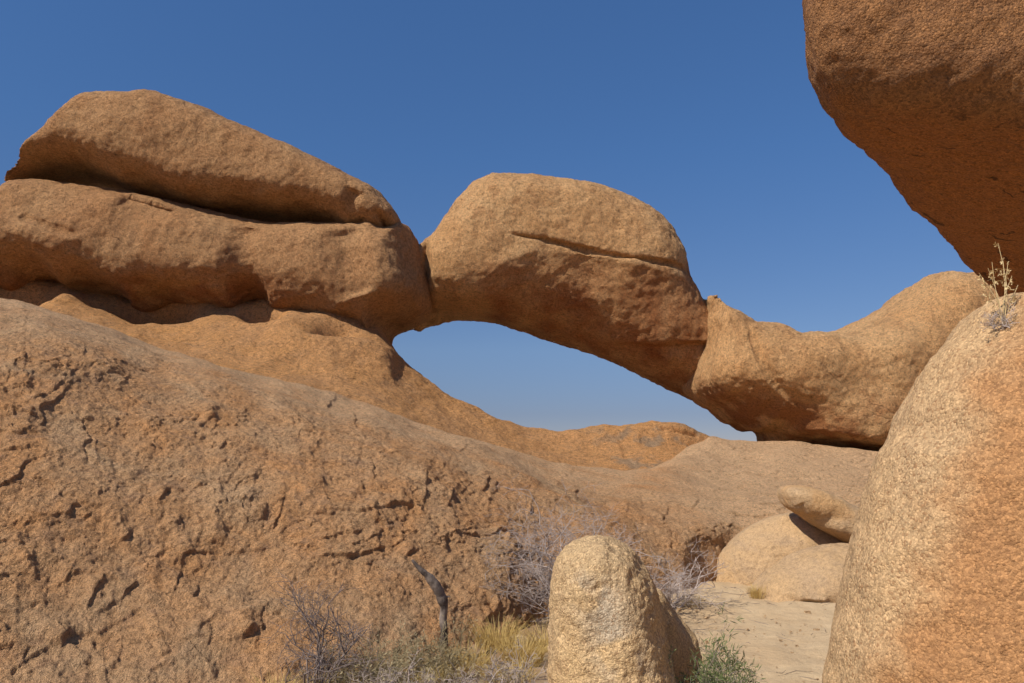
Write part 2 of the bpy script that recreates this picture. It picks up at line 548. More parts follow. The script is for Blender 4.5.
limb_out = [(682, 376), (688, 346), (693, 320), (698, 305), (705, 298), (717, 299), (734, 308), (752, 318), (775, 323), (790, 327), (816, 332.5), (835, 330), (857, 320.6), (880, 307.5), (902, 290.6),
            (925, 279), (947, 274), (974, 272), (1010, 276), (1060, 292), (1110, 330), (1140, 400), (1120, 470), (1000, 480), (900, 476), (820, 468), (772, 452),
            (757, 440), (745, 433), (726, 424), (711, 414), (697, 404), (684, 392)]
limb_rel = total(
    slope_back([(660, 383), (690, 393), (715, 403), (740, 413), (765, 421), (790, 428), (820, 431), (850, 436), (890, 444), (930, 452), (980, 460)], 3.2, 0.45),
    ledge([(680, 392), (715, 403), (740, 414), (765, 422), (800, 429)], 0.3, 0.8, 0.1, 0.03),
    crack([(750, 316), (751, 330), (753, 346), (760, 368), (772, 386), (790, 400), (812, 408)], 0.085, 0.13),
    blob((800, 372), (60, 36), -0.35),
    blob((885, 365), (40, 60), -0.3),
    blob((845, 395), (25, 45), 0.1),
)
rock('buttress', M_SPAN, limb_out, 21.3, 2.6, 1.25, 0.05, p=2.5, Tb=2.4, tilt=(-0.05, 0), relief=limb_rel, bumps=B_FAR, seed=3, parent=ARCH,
     stain_shade=lambda q, V: 0.8 * smooth(372, 410, q[:, 1] - 0.12 * (q[:, 0] - 760)) * smooth(-0.25, 0.35, fbm(V, 0.8, 4, 0.6, 9)))  # darker and redder towards the lower edge

cap_out = [(15, 188), (20, 175), (32, 152), (56, 131), (75, 111), (88, 101), (100, 94), (116, 91), (142, 91), (172, 96.5), (202, 107), (228, 118), (262, 133), (297, 148),
           (327, 163), (357, 178), (378, 191), (390, 204), (401, 222), (403, 240), (388, 249), (362, 244), (335, 234), (284, 229), (253, 225), (223, 221), (189, 212), (159, 202), (129, 194),
           (103, 189), (77, 187), (56, 185), (35, 184)]
cap_rel = total(crack([(357, 190), (352, 206), (358, 222)], 0.2, 0.2), blob((130, 130), (60, 30), -0.25))
tag(rock('capstone_boulder', M_ARCH, cap_out, 20.5, 1.6, 0.68, 0.04, p=2.5, Tb=2.6, soft=0.6, relief=cap_rel, bumps=((0.35, 0.05, 2), (1.1, 0.04, 4), (4.5, 0.022, 4)), seed=4),
    'huge smooth orange boulder lying on the left pier of the rock arch', 'boulder')


# ------------------------------------------------------------------ patches of bedrock
def interp_row(row, u):
    r = np.asarray(row, float)
    c = catmull(r, 12, False)
    o = np.argsort(c[:, 0])
    return np.interp(u, c[o, 0], c[o, 1]), np.interp(u, c[o, 0], c[o, 2])


def patch_mesh(rows, counts, u, detail, shift=None, crest=None):
    pts = []
    for k, r in enumerate(rows):
        v, y = interp_row(r, u)
        if shift is not None: v = v + shift * (1.0 if k >= crest else (0.5 if k == crest - 1 else 0.0))
        pts.append(px(u, v, y))
    pts = np.array(pts)                                   # rows x cols x 3
    G = []
    n = len(rows)
    for i in range(n - 1):
        p0, p1, p2, p3 = pts[max(i - 1, 0)], pts[i], pts[i + 1], pts[min(i + 2, n - 1)]
        for k in range(counts[i]):
            t = k / counts[i]
            G.append(0.5 * (2 * p1 + (p2 - p0) * t + (2 * p0 - 5 * p1 + 4 * p2 - p3) * t * t + (-p0 + 3 * p1 - 3 * p2 + p3) * t ** 3))
    G.append(pts[-1])
    G = np.array(G)
    for _ in range(2):                                    # ease the joins between columns
        G[:, 1:-1] = 0.25 * G[:, :-2] + 0.5 * G[:, 1:-1] + 0.25 * G[:, 2:]
    R_, C_ = G.shape[:2]
    V = G.reshape(-1, 3)
    ii = np.arange(R_ * C_).reshape(R_, C_)
    F = np.stack([ii[:-1, :-1], ii[:-1, 1:], ii[1:, 1:], ii[1:, :-1]], -1).reshape(-1, 4)
    N = vnormals(V, F)
    uu, vv = unpx(V)
    dv, dirv = detail(V, N, uu, vv)
    return V + (N if dirv is None else dirv) * dv[:, None], F, uu, vv


def patch(name, mat, rows, counts, u0, u1, du, detail, crest, cal=-1e9, stain_shade=None):
    """bedrock surface through rows of (u, v, distance), from the foot up over the crest and down behind"""
    uc = np.arange(u0, u1, du * 5)
    shift = np.zeros(len(uc))
    want, _ = interp_row(rows[crest], uc)
    for it in range(3):                                   # let the skyline of the finished surface fall on the crest row
        V, _, _, _ = patch_mesh(rows, [max(6, c // 3) for c in counts], uc, detail, shift, crest)
        a, b = unpx(V)
        got = np.array([b[np.abs(a - x) < du * 4].min() for x in uc])
        e = np.where(uc > cal, np.clip(want - got, -40, 40), 0)
        e = np.convolve(np.pad(e, 3, mode='edge'), np.ones(7) / 7, 'valid')
        shift = shift + 0.8 * e
    u = np.arange(u0, u1, du)
    V, F, uu, vv = patch_mesh(rows, counts, u, detail, np.interp(u, uc, shift), crest)
    at = {'stain_shade': stain_shade(np.stack([uu, vv], 1), V) if stain_shade else np.zeros(len(V))}
    return mesh_obj(name, V, F, mat, loc=(V[:, 0].mean(), V[:, 1].min(), 0.0), attrs=at)


# saddle under the arch
sad_rows = [
    [(-260, 380, 12.5), (0, 360, 13), (150, 400, 13), (250, 425, 13), (330, 440, 13.5), (400, 455, 14), (470, 470, 15), (540, 480, 16), (600, 483, 16.5), (660, 480, 17), (720, 472, 18), (780, 470, 19)],
    [(-260, 320, 15), (0, 322, 16), (150, 345, 16.8), (250, 365, 17), (330, 380, 17.2), (400, 402, 17.5), (470, 430, 18), (540, 447, 18.5), (600, 452, 18.7), (660, 450, 19), (720, 455, 19.5), (780, 458, 20)],
    [(-260, 300, 19), (0, 300, 19.3), (60, 302, 19.5), (150, 317, 19.8), (200, 315, 19.6), (250, 318, 19.4), (300, 321, 19.0), (340, 327, 18.95), (375, 336, 19.05), (392, 347, 19.25), (400, 354, 19.8), (410, 365, 19.8), (425, 378, 19.8), (445, 391, 19.8),
     (470, 405, 19.8), (500, 418, 19.8), (530, 427.5, 19.8), (560, 430, 19.8), (600, 426, 19.8), (640, 423, 19.8), (665, 422, 19.8), (685, 425, 19.8), (700, 432, 19.8), (715, 438, 19.8), (740, 446, 19.8), (780, 452, 19.8)],
    [(-260, 275, 22.6), (0, 275, 22.6), (150, 284, 22.6), (250, 290, 22.6), (340, 306, 22.6), (375, 328, 22.4), (392, 352, 22.2), (410, 378, 21.6), (445, 404, 21.4), (500, 429, 21.2), (560, 440, 21.2), (600, 437, 21.2), (665, 433, 21.2), (700, 442, 21.2), (740, 455, 21.2), (780, 462, 21.2)],
    [(-260, 380, 28), (0, 380, 28), (250, 390, 28), (400, 440, 27), (560, 460, 26), (700, 470, 26), (780, 470, 26)],
]


def sad_detail(V, N, u, v):
    d = 0.10 * fbm(V, 0.45, 3, 0.5, 21) + 0.05 * fbm(V, 1.6, 4, 0.5, 23) + 0.012 * fbm(V, 6, 3, 0.5, 24)
    q = np.stack([u, v], 1)
    k = 19.5 / FPX
    for ln, w, a in (([(660, 428), (680, 433), (700, 437)], 0.06, -0.1), ([(620, 452), (645, 440), (668, 432)], 0.2, -0.05)):
        d += crack(ln, w, a)(q, k)
    d += blob((283, 322), (22, 9), 0.15)(q, k) + blob((62, 300), (26, 7), 0.35)(q, k) - blob((160, 312), (28, 7), 0.8)(q, k) - blob((20, 297), (40, 7), 0.7)(q, k) - blob((262, 316), (18, 5), 0.6)(q, k) - blob((332, 327), (20, 5), 0.6)(q, k)
    return d, None


tag(patch('saddle_rock', M_SADDLE, sad_rows, [60, 110, 40, 40], -260, 780, 1.5, sad_detail, 2, 398, stain_shade=lambda q, V: 0.75 * smooth(0.1, 0.5, fbm(V, 1.1, 5, 0.6, 31)) * smooth(560, 640, q[:, 0])),
    'smooth orange bedrock saddle dipping between the arch and the grey slab', 'rock outcrop')

# the big whaleback in front
slab_rows = [
    [(-320, 800, 4.5), (-100, 790, 4.6), (0, 780, 4.75), (150, 760, 5.1), (300, 735, 5.5), (400, 715, 6.0), (500, 670, 7.2), (600, 642, 8.7), (660, 632, 9.4), (690, 626, 9.8), (715, 622, 10.4), (760, 620, 10.6), (900, 620, 10.6), (1100, 620, 10.6)],
    [(-320, 560, 5.3), (-100, 560, 5.6), (0, 570, 5.9), (150, 570, 6.4), (300, 572, 6.95), (400, 572, 7.4), (500, 570, 8.15), (600, 563, 9.25), (660, 562, 9.8), (690, 560, 10.0), (715, 556, 10.6), (760, 550, 11), (900, 550, 11), (1100, 550, 11)],
    [(-320, 420, 6.3), (-100, 430, 6.4), (0, 445, 6.8), (150, 460, 7.4), (300, 480, 7.9), (400, 497, 8.3), (500, 512, 9.0), (600, 520, 10.0), (660, 520, 10.7), (700, 516, 11.1), (730, 512, 11.5), (760, 507, 11.9), (900, 507, 12.2), (1100, 507, 12.2)],
    [(-320, 305, 7.7), (-100, 325, 7.8), (0, 340, 8.1), (150, 380, 8.8), (300, 417, 9.3), (400, 446, 9.7), (500, 472, 10.5), (560, 484, 11.2), (600, 489, 12), (660, 480, 13.5), (700, 475, 14.5), (760, 474, 15), (900, 480, 15), (1100, 480, 15)],
    [(-320, 230, 9.6), (-100, 268, 9.6), (-40, 286, 9.7), (0, 297.5, 9.8), (25, 302, 9.9), (60, 313, 10), (100, 325, 10.2), (150, 343, 10.4), (200, 359, 10.6), (240, 371, 10.8), (314, 387, 11), (345, 395, 11.2), (380, 407.5, 11.4), (400, 416, 11.6), (445, 431.5, 12), (480, 441, 12.4), (500, 446.5, 12.8), (530, 455, 13.4),
     (562, 462.5, 14), (597, 467.5, 14.8), (630, 470, 15.6), (645, 469, 16), (667, 459.5, 16.8), (682, 451, 17.4), (698, 442, 18), (712, 438, 18.3), (735, 440, 18.5), (760, 441.5, 18.6), (795, 441, 18.6), (820, 445, 18.6), (850, 448, 18.4), (885, 453, 18), (960, 466, 18), (1100, 470, 18)],
    [(-320, 228, 12), (-100, 272, 12), (0, 304, 12), (100, 336, 12.2), (200, 370, 12.6), (314, 398, 13), (400, 428, 13.6), (500, 458, 15), (562, 472, 16), (600, 476, 16.6), (645, 476, 17.4), (680, 462, 18.6), (700, 450, 19.4), (735, 446, 20), (800, 449, 20), (885, 460, 19.6), (1100, 472, 19.6)],
    [(-320, 420, 15), (0, 460, 15), (300, 500, 15), (500, 520, 17), (600, 520, 18.5), (700, 520, 22), (800, 520, 23), (1100, 520, 23)],
]
LEDGES = [  # line, height in m, reach in m
    ([(71, 380), (63, 396), (48, 407), (38, 412), (43, 422), (31, 430)], .09, .35), ([(0, 452), (21, 451), (40, 447)], .05, .2),
    ([(-20, 491), (0, 489), (16, 484), (20, 472), (34, 462), (60, 458)], .10, .35), ([(103, 420), (82, 423), (86, 433), (90, 442), (82, 448), (87, 464), (79, 472)], .08, .25),
    ([(68, 527), (76, 506), (100, 514)], .06, .2), ([(140, 485), (142, 498), (137, 509)], .06, .2), ([(210, 484), (184, 488), (170, 487), (162, 500), (155, 509)], .10, .3),
    ([(195, 443), (196, 430), (219, 413)], .06, .25), ([(198, 438), (224, 433)], .07, .15), ([(214, 451), (229, 443)], .07, .12), ([(200, 541), (219, 543), (237, 550), (275, 549)], .15, .4),
    ([(262, 418), (280, 421), (295, 430), (308, 436)], .13, .3), ([(356, 411), (355, 428)], .05, .2), ([(366, 460), (372, 473), (368, 488)], .08, .25), ([(424, 472), (423, 497), (418, 520)], .15, .4),
    ([(453, 490), (444, 512)], .12, .25), ([(287, 496), (272, 531)], .11, .3), ([(268, 504), (260, 530)], .09, .25), ([(105, 574), (75, 575), (51, 576), (36, 594)], .11, .3),
    ([(139, 574), (130, 589), (112, 604), (86, 612)], .09, .25), ([(147, 606), (114, 619), (89, 634)], .08, .25), ([(71, 626), (61, 645)], .07, .2), ([(204, 560), (186, 574)], .08, .2), ([(203, 578), (192, 601)], .10, .25),
    ([(216, 616), (196, 634)], .07, .2), ([(213, 626), (208, 646)], .06, .2), ([(123, 638), (119, 664)], .06, .2), ([(0, 566), (14, 570), (30, 566)], .05, .2), ([(0, 655), (10, 648), (24, 646)], .05, .15),
    ([(338, 396), (330, 404), (320, 405)], .06, .12), ([(577, 482), (577, 498), (574, 502)], .09, .2), ([(536, 497), (530, 512), (524, 512)], .08, .2), ([(553, 502), (553, 516)], .06, .15), ([(668, 500), (668, 512), (660, 522)], .10, .25),
    ([(484, 470), (487, 480), (481, 492)], .09, .2), ([(497, 478), (492, 500), (486, 515)], .08, .2), ([(560, 474), (572, 476)], .05, .15), ([(620, 500), (628, 503), (626, 512)], .07, .15),
    ([(310, 514), (330, 520), (338, 512)], .08, .2), ([(341, 528), (350, 540), (366, 533)], .09, .2), ([(300, 455), (312, 460)], .04, .2), ([(390, 556), (400, 566)], .05, .15), ([(345, 582), (362, 590)], .05, .15),
    ([(250, 588), (262, 594)], .06, .15), ([(240, 640), (258, 632), (262, 650)], .06, .2), ([(160, 655), (172, 650)], .05, .2), ([(150, 540), (165, 548)], .05, .2), ([(236, 500), (250, 505)], .05, .2), ([(320, 480), (326, 494)], .05, .2),
    ([(400, 560), (420, 552)], .04, .2), ([(440, 540), (470, 530)], .05, .2), ([(395, 470), (402, 486)], .05, .2), ([(700, 500), (690, 510)], .03, .2),
]


_r = random.Random(77)
for _k in range(190):                                              # small flaked lips all over the wall
    _u = _r.uniform(-120, 690)
    _top = np.interp(_u, [-320, 0, 300, 500, 600, 700], [230, 297, 385, 446, 468, 480]) + 28
    _v = _r.uniform(_top, 690)
    _n = _r.randint(3, 6); _a = _r.choice([_r.uniform(0.2, 1.2), _r.uniform(2.0, 2.9), _r.uniform(-0.5, 0.4)]); _st = _r.uniform(4, 11)
    _ln = [(_u, _v)]
    for _j in range(_n):
        _a += _r.gauss(0, 0.6)
        _ln.append((_ln[-1][0] + math.cos(_a) * _st, _ln[-1][1] + math.sin(_a) * _st * 0.9))
    LEDGES.append((_ln, _r.uniform(-0.16, 0.02), _r.uniform(0.10, 0.35)))

for _k in range(16):                                               # a few long edges of peeling sheets
    _u = _r.uniform(-100, 520); _v = _r.uniform(np.interp(_u, [0, 300, 520], [340, 425, 490]), 640)
    _a = _r.choice([_r.uniform(-0.2, 0.5), _r.uniform(1.9, 2.7)]); _ln = [(_u, _v)]
    for _j in range(_r.randint(8, 14)):
        _a += _r.gauss(0, 0.38)
        _ln.append((_ln[-1][0] + math.cos(_a) * 11, _ln[-1][1] + math.sin(_a) * 9))
    LEDGES.append((_ln, _r.uniform(0.02, 0.2), _r.uniform(0.3, 0.6)))


def slab_detail(V, N, u, v):
    q = np.stack([u, v], 1)
    wq = q + 3.0 * np.stack([fbm(V, 3.1, 3, 0.55, 41), fbm(V, 3.1, 3, 0.55, 42)], 1)
    wall = smooth(760, 640, u)                                     # scaly only on the wall, smooth on the far slab
    band = smooth(0, 45, v - np.interp(u, [-320, 0, 300, 500, 600, 700, 760], [230, 297, 385, 446, 468, 490, 500]))
    d = 0.11 * fbm(V, 0.5, 3, 0.5, 40) + 0.026 * fbm(V, 1.9, 4, 0.5, 43) * (0.4 + 0.6 * wall)
    f = wall * band
    # thin spalled scales: sharp steps along wandering contours
    n1 = fbm(V + 3.0, 1.15, 5, 0.58, 44)
    n2 = fbm(V + 9.0, 0.55, 2, 0.5, 45)
    for lv, hh, sd_ in ((-0.25, .016, 0), (0.12, .018, 1), (0.42, .016, 2)):
        gate = smooth(-0.05, 0.35, fbm(V + 31 * sd_, 0.9, 2, 0.5, 46 + sd_))
        d += f * hh * gate * smooth(-0.016, 0.016, n1 - lv)
    n3 = fbm(V + 5.0, 2.8, 4, 0.55, 52)
    d += f * 0.012 * smooth(0.0, 0.4, n2) * smooth(-0.05, 0.05, n3 - 0.15)
    d += f * (0.013 * fbm(V, 7, 3, 0.6, 53)) + (0.004 + 0.005 * f) * fbm(V, 22, 3, 0.6, 54)
    dep = V[:, 1] / FPX
    upl = np.array([-0.62, -0.78])
    for ln, a, w in LEDGES:
        ln = np.asarray(ln, float)
        lo, hi = ln.min(0) - 70, ln.max(0) + 70
        m = (wq[:, 0] > lo[0]) & (wq[:, 0] < hi[0]) & (wq[:, 1] > lo[1]) & (wq[:, 1] < hi[1])
        if not m.any(): continue
        ch = ln[-1] - ln[0]
        sgn = np.sign(ch[0] * upl[1] - ch[1] * upl[0])
        dd, s, t = line_field(wq[m], catmull(ln, 4, False))
        sd = dd * dep[m] * s * sgn
        e = smooth(0, 0.22, t) * smooth(0, 0.22, 1 - t)
        prof = smooth(-0.012, 0.012, sd) * np.exp(-np.maximum(sd, 0) / (1.8 * w)) - 0.35 * (1 - smooth(-0.012, 0.012, sd)) * np.exp(np.minimum(sd, 0) / w)
        d[m] += (0.013 + 0.060 * a) * prof * e * (0.35 + 1.1 * np.clip(0.5 + fbm(V[m], 4.0, 2, 0.5, 58), 0, 1.2))
    # long exfoliation lines on the far slab
    far = 1 - wall
    st = fbm(V * np.array([0.7, 1.6, 1.0]), 1.4, 4, 0.55, 55)
    d += far * 0.03 * smooth(-0.02, 0.02, np.abs(st) - 0.12)
    # undercut corner where the wall meets the pale nose
    d -= 0.07 * blob((700, 566), (14, 22), 1.0)(q, 1) 
    # joint against the saddle
    d += crack([(642, 471), (667, 459), (698, 442), (712, 438)], 0.08, -0.08)(q, 17 / FPX)
    dirv = N + np.array([0.06, -0.05, -0.10])                       # lips hang a little
    return d, dirv


def slab_stain(q, V):
    far = smooth(640, 740, q[:, 0] + 0.5 * (520 - q[:, 1]) + 30 * fbm(V, 0.8, 3, 0.5, 61)) * 0.85
    dep = q[:, 1] - np.interp(q[:, 0], [-320, 0, 300, 500, 600, 700], [230, 297, 385, 446, 468, 440])
    top = 0.6 * smooth(34, 4, dep + 16 * fbm(V, 1.6, 4, 0.6, 62))
    return np.maximum(far, top)


tag(patch('granite_slab', M_SLAB, slab_rows, [120, 120, 110, 90, 50, 30], -320, 1100, 1.25, slab_detail, 4,
          stain_shade=slab_stain),
    'broad grey brown granite slab with flaking scales filling the lower left', 'rock slab')

# ------------------------------------------------------------------ loose boulders
B_MID = ((1.0, 0.07, 3), (4.0, 0.015, 4))
tag(rock('oblong_boulder', M_PALE, [(778, 497), (778, 490), (784, 486), (794, 485), (808, 486.5), (825, 491), (845, 500), (862, 510), (875, 525), (868, 541), (848, 543), (832, 536), (815, 527), (797, 515), (784, 506)],
         10.25, 0.40, 0.17, 0.012, p=2.3, relief=total(crack([(800, 503), (806, 512), (803, 520)], 0.03, 0.05), blob((830, 520), (12, 8), 0.06)), bumps=((1.6, 0.02, 3), (6, 0.010, 3)), seed=6,
         stain_shade=lambda q, V: 0.5 * smooth(0, 0.5, fbm(V, 2, 3, 0.5, 3))),
    'oblong tan boulder perched tilted on the pale slab above the sand', 'boulder')
tag(rock('pale_dome', M_PALE, [(700, 605), (704, 584), (709, 569), (719, 553), (733, 538), (751, 525), (772, 516), (800, 512), (840, 520), (870, 545), (880, 605), (800, 615)],
         10.9, 0.7, 0.75, 0.018, p=2.0, bumps=B_MID, seed=14, relief=crack([(722, 548), (760, 535), (800, 530)], 0.08, 0.03)),
    'pale grey granite dome rising from the sand behind the low boulder', 'boulder')
tag(rock('low_boulder', M_PALE, [(738, 605), (748, 590), (758, 577), (772, 565), (790, 554), (812, 546.5), (838, 543), (870, 545), (910, 556), (950, 580), (960, 610), (900, 622), (820, 618), (760, 614)],
         9.6, 0.75, 0.62, 0.016, bumps=B_MID, seed=7, relief=crack([(775, 592), (800, 596), (830, 602)], 0.06, -0.05)),
    'low pale rounded boulder half sunk in the sand beside the track', 'boulder')

pil_out = [(546, 800), (546, 720), (547, 683), (548, 650), (549, 610), (551, 580), (556, 560), (566, 546), (580, 538), (597, 535), (614, 538), (630, 547), (643, 562),
           (652, 578), (659, 597), (664, 620), (669, 645), (674, 670), (680, 700), (690, 760), (694, 800)]
tag(rock('granite_pillar', M_PILLAR, pil_out, 4.6, 0.44, 0.40, 0.0085, p=2.0,
         relief=blob((604, 625), (16, 50), 0.05),
         bumps=((2.2, 0.03, 3), (6, 0.012, 4), (14, 0.008, 4), (42, 0.0045, 2)), seed=8,
         stain_shade=lambda q, V: 0.8 * np.exp(-((q[:, 0] - 600 - 0.38 * (q[:, 1] - 600)) / 26) ** 2) * smooth(560, 590, q[:, 1]) * smooth(-.3, .3, fbm(V, 6, 3, .5, 4))),
    'upright rounded yellow granite pillar in front of the grey twig bush', 'boulder')
tag(rock('leaning_rock', M_PILLAR, [(640, 590), (656, 588), (664, 594), (672, 606), (682, 619), (692, 631), (700, 643), (704, 665), (690, 690), (640, 690), (630, 640)],
         5.25, 0.24, 0.16, 0.009, p=2.6, tilt=(0.9, 0.0), bumps=((3, 0.03, 3), (14, 0.007, 3)), seed=9),
    'dark shaded wedge of rock tucked against the right side of the pillar', 'boulder')

low_out = [(806, 860), (810, 760), (819, 690), (826, 655), (835, 610), (845, 560), (855, 520), (866, 482), (880, 447), (893, 420), (905, 398), (921, 373), (941, 345),
           (958, 326), (977, 309), (1000, 297), (1030, 292), (1080, 300), (1150, 340), (1230, 430), (1280, 560), (1300, 700), (1300, 860)]
tag(rock('tan_boulder', M_BOULDER, low_out, 4.1, 0.95, 0.95, 0.0125, p=2.0,
         bumps=((0.9, 0.035, 3), (3.5, 0.015, 3), (14, 0.007, 3), (40, 0.004, 2)), seed=10,
         stain_shade=lambda q, V: 0.95 * smooth(-40, 40, (q[:, 0] - 968) + 0.39 * (q[:, 1] - 460) + 40 * fbm(V, 2.5, 4, 0.55, 12))),
    'big coarse grained tan boulder at the right edge with a dry plant on top', 'boulder')

def faceted_rock(name, mat, faces, lo, hi, h, k, bumps, seed, stain_shade):
    '''a rock bounded by rounded-over faces, each given by three points on it; the body lies on the side of 'inside' '''
    inside = px(1000, 30, 6.4)
    X, Y, Z = [np.arange(a, b, h) for a, b in zip(lo, hi)]
    G = np.stack(np.meshgrid(X, Y, Z, indexing='ij'), -1).astype(np.float32)
    acc = 0
    for A, B, C in faces:
        n = np.cross(B - A, C - A); n /= np.linalg.norm(n)
        if n @ (inside - A) > 0: n = -n
        acc = acc + np.exp(np.clip((G @ n.astype(np.float32) - float(n @ A)) / k, -40, 40))
    V, F = surface_nets((k * np.log(acc)).astype(np.float32), np.array(lo, float), h)
    N = vnormals(V, F)
    V = V + N * sum(a * fbm(V + seed * 13.7, sc, oc, 0.5, seed) for sc, a, oc in bumps)[:, None]
    q = np.stack(unpx(V), 1)
    return mesh_obj(name, V, F, mat, loc=(V[:, 0].mean(), V[:, 1].mean(), V[:, 2].min()), attrs={'stain_shade': stain_shade(q, V)})


def flat(y=None, z=None, x=None):
    if y is not None: return np.array([[0, y, 0], [1, y, 0], [0, y, 1.0]])
    if z is not None: return np.array([[0, 0, z], [1, 0, z], [0, 1, z * 1.0]])
    return np.array([[x, 0, 0], [x, 1, 0], [x, 0, 1.0]])


OA, OB = px(791, 112, 6.1), px(980, 294, 10.5)
over_faces = [
    (OA, OB, px(1010, 108, 5.2)),                                          # the underside
    (OA, OB, px(835, -60, 7.8)),                                           # the far side
    (px(775, 86, 6.1), px(787, -60, 6.3), px(776, 84, 5.2)),               # left side
    (px(900, 94, 5.3), px(1010, 104, 5.2), px(900, -80, 5.15)),            # front
    (px(779, 108, 6.0), px(774, 84, 6.0), px(803, 96, 5.3)),
    flat(z=6.6), flat(x=10.5), flat(z=2.6),
]
tag(faceted_rock('overhanging_boulder', M_OVER, over_faces, (1.7, 4.3, 2.3), (11.0, 13.0, 7.0), 0.036, 0.20,
                 ((0.7, 0.06, 2), (2.2, 0.03, 3), (8, 0.013, 3), (20, 0.009, 2)), 11,
                 lambda q, V: smooth(85, 130, q[:, 1] + 25 * fbm(V, 1.2, 4, .6, 6)) * 0.85),  # redder below the front edge
    'massive dark red overhanging boulder jutting in from the upper right corner', 'boulder')

# ------------------------------------------------------------------ ground
def ground():
    xs = np.r_[-600, -200, -80, -40, -20, np.arange(-8, 8, 0.05), 20, 40, 80, 200, 600]
    ys = np.r_[-200, -60, -20, -5, 0, np.arange(2.5, 12, 0.05), 14, 18, 25, 40, 80, 200, 700, 2000]
    gx, gy = np.meshgrid(xs, ys, indexing='ij')
    V = np.stack([gx.ravel(), gy.ravel(), np.zeros(gx.size)], 1)
    near = (np.abs(V[:, 0]) < 8.01) & (V[:, 1] > 2.4) & (V[:, 1] < 12.1)
    V[:, 2] = np.where(near, 0.03 * fbm(V, 0.8, 3, 0.5, 70) + 0.02 * fbm(V, 4.0, 4, 0.6, 71) + 0.006 * fbm(V, 11, 3, 0.5, 72), 0)
    R_, C_ = gx.shape
    ii = np.arange(R_ * C_).reshape(R_, C_)
    F = np.stack([ii[:-1, :-1], ii[1:, :-1], ii[1:, 1:], ii[:-1, 1:]], -1).reshape(-1, 4)
    m, nt, b = new_mat('sand'); t = NT(nt)
    col = t.mix(t.ramp(t.noise(0.9, 5, 0.6, 0.5), [(0.38, 0), (0.64, 1)]), (0.50, 0.355, 0.205), (0.55, 0.41, 0.25))
    col = t.mix(t.ramp(t.noise(4, 6, 0.7), [(0.55, 0), (0.75, 0.5)]), col, (0.42, 0.29, 0.17))
    col = t.mix(t.attr('litter'), col, (0.27, 0.17, 0.095))
    g = t.noise(160, 3, 0.75)
    col = t.mix(1.0, col, t.ramp(g, [(0.3, 0.75), (0.5, 1.0), (0.7, 1.2)]), 'MULTIPLY')
    col = t.mix(t.ramp(t.voro(30), [(0.05, 0.55), (0.1, 0.0)]), col, (0.30, 0.2, 0.12))
    nt.links.new(col, b.inputs['Base Color']); b.inputs['Roughness'].default_value = 0.95
    nt.links.new(t.bump(g, 0.006, 1.0, t.bump(t.noise(14, 6, 0.65), 0.02)), b.inputs['Normal'])
    lit = smooth(1.2, 0.5, V[:, 0] - 0.02 * V[:, 1]) * smooth(9.2, 8.2, V[:, 1]) * np.clip(0.75 + 0.8 * fbm(V, 2.5, 4, 0.6, 75), 0, 1)
    o = mesh_obj('ground', V, F, m, attrs={'litter': np.where(near, lit, 0)})
    tag(o, 'pale sandy ground between the rocks', 'sand', kind='structure')


ground()

# ------------------------------------------------------------------ plants
class Tubes:
    def __init__(s): s.V = []; s.F = []; s.n = 0
    def tube(s, pts, rads, sides=3):
        pts = np.asarray(pts, float)
        k = len(pts)
        tan = np.gradient(pts, axis=0); tan /= np.maximum(np.linalg.norm(tan, axis=1), 1e-9)[:, None]
        ref = np.array([0.31, 0.87, 0.38])
        a = np.cross(tan, ref); a /= np.maximum(np.linalg.norm(a, axis=1), 1e-9)[:, None]
        b = np.cross(tan, a)
        ang = np.arange(sides) * 2 * math.pi / sides
        ring = pts[:, None, :] + np.asarray(rads)[:, None, None] * (np.cos(ang)[None, :, None] * a[:, None, :] + np.sin(ang)[None, :, None] * b[:, None, :])
        s.V.append(ring.reshape(-1, 3))
        for i in range(k - 1):
            for j in range(sides):
                p = s.n + i * sides + j; q = s.n + i * sides + (j + 1) % sides
                s.F.append((p, q, q + sides, p + sides))
        s.n += k * sides
    def blade(s, pts, widths, side):
        pts = np.asarray(pts); k = len(pts); side = np.asarray(side)
        w = np.asarray(widths)[:, None] * side[None, :]
        s.V.append(np.stack([pts - w, pts + w], 1).reshape(-1, 3))
        for i in range(k - 1):
            p = s.n + 2 * i
            s.F.append((p, p + 1, p + 3, p + 2))
        s.n += 2 * k
    def fit(s, base, height, width=None):
        A = np.concatenate(s.V) - base
        kz = height / np.percentile(A[:, 2], 99.7)
        kx = kz if width is None else width / (np.percentile(A[:, 0], 99.5) - np.percentile(A[:, 0], 0.5))
        k = np.array([kx, kx, kz])
        s.V = [(v - base) * k + base for v in s.V]
        return k
    def build(s, name, mat, loc, parent=None):
        return mesh_obj(name, np.concatenate(s.V), np.array(s.F), mat, loc=loc, parent=parent)


M_TWIG = plain_mat('grey_twig', (0.34, 0.27, 0.235), (0.47, 0.39, 0.345), 3)
M_TWIGD = plain_mat('dark_twig', (0.11, 0.08, 0.07), (0.28, 0.22, 0.19), 3)
M_STRAW = plain_mat('straw', (0.50, 0.34, 0.11), (0.58, 0.43, 0.17), 4, trans=0.25)
M_PSTRAW = plain_mat('pale_straw', (0.52, 0.40, 0.22), (0.60, 0.48, 0.28), 4, trans=0.25)
M_GREEN = plain_mat('sage_leaf', (0.13, 0.16, 0.06), (0.21, 0.24, 0.10), 6, trans=0.3)
M_OLIVE = plain_mat('olive_leaf', (0.30, 0.24, 0.13), (0.42, 0.34, 0.20), 6, trans=0.2)
M_DEAD = plain_mat('dead_wood', (0.05, 0.036, 0.03), (0.34, 0.27, 0.22), 7, bumpd=0.01)
M_HEAD = plain_mat('dry_flower_head', (0.62, 0.48, 0.26), (0.52, 0.38, 0.18), 8)


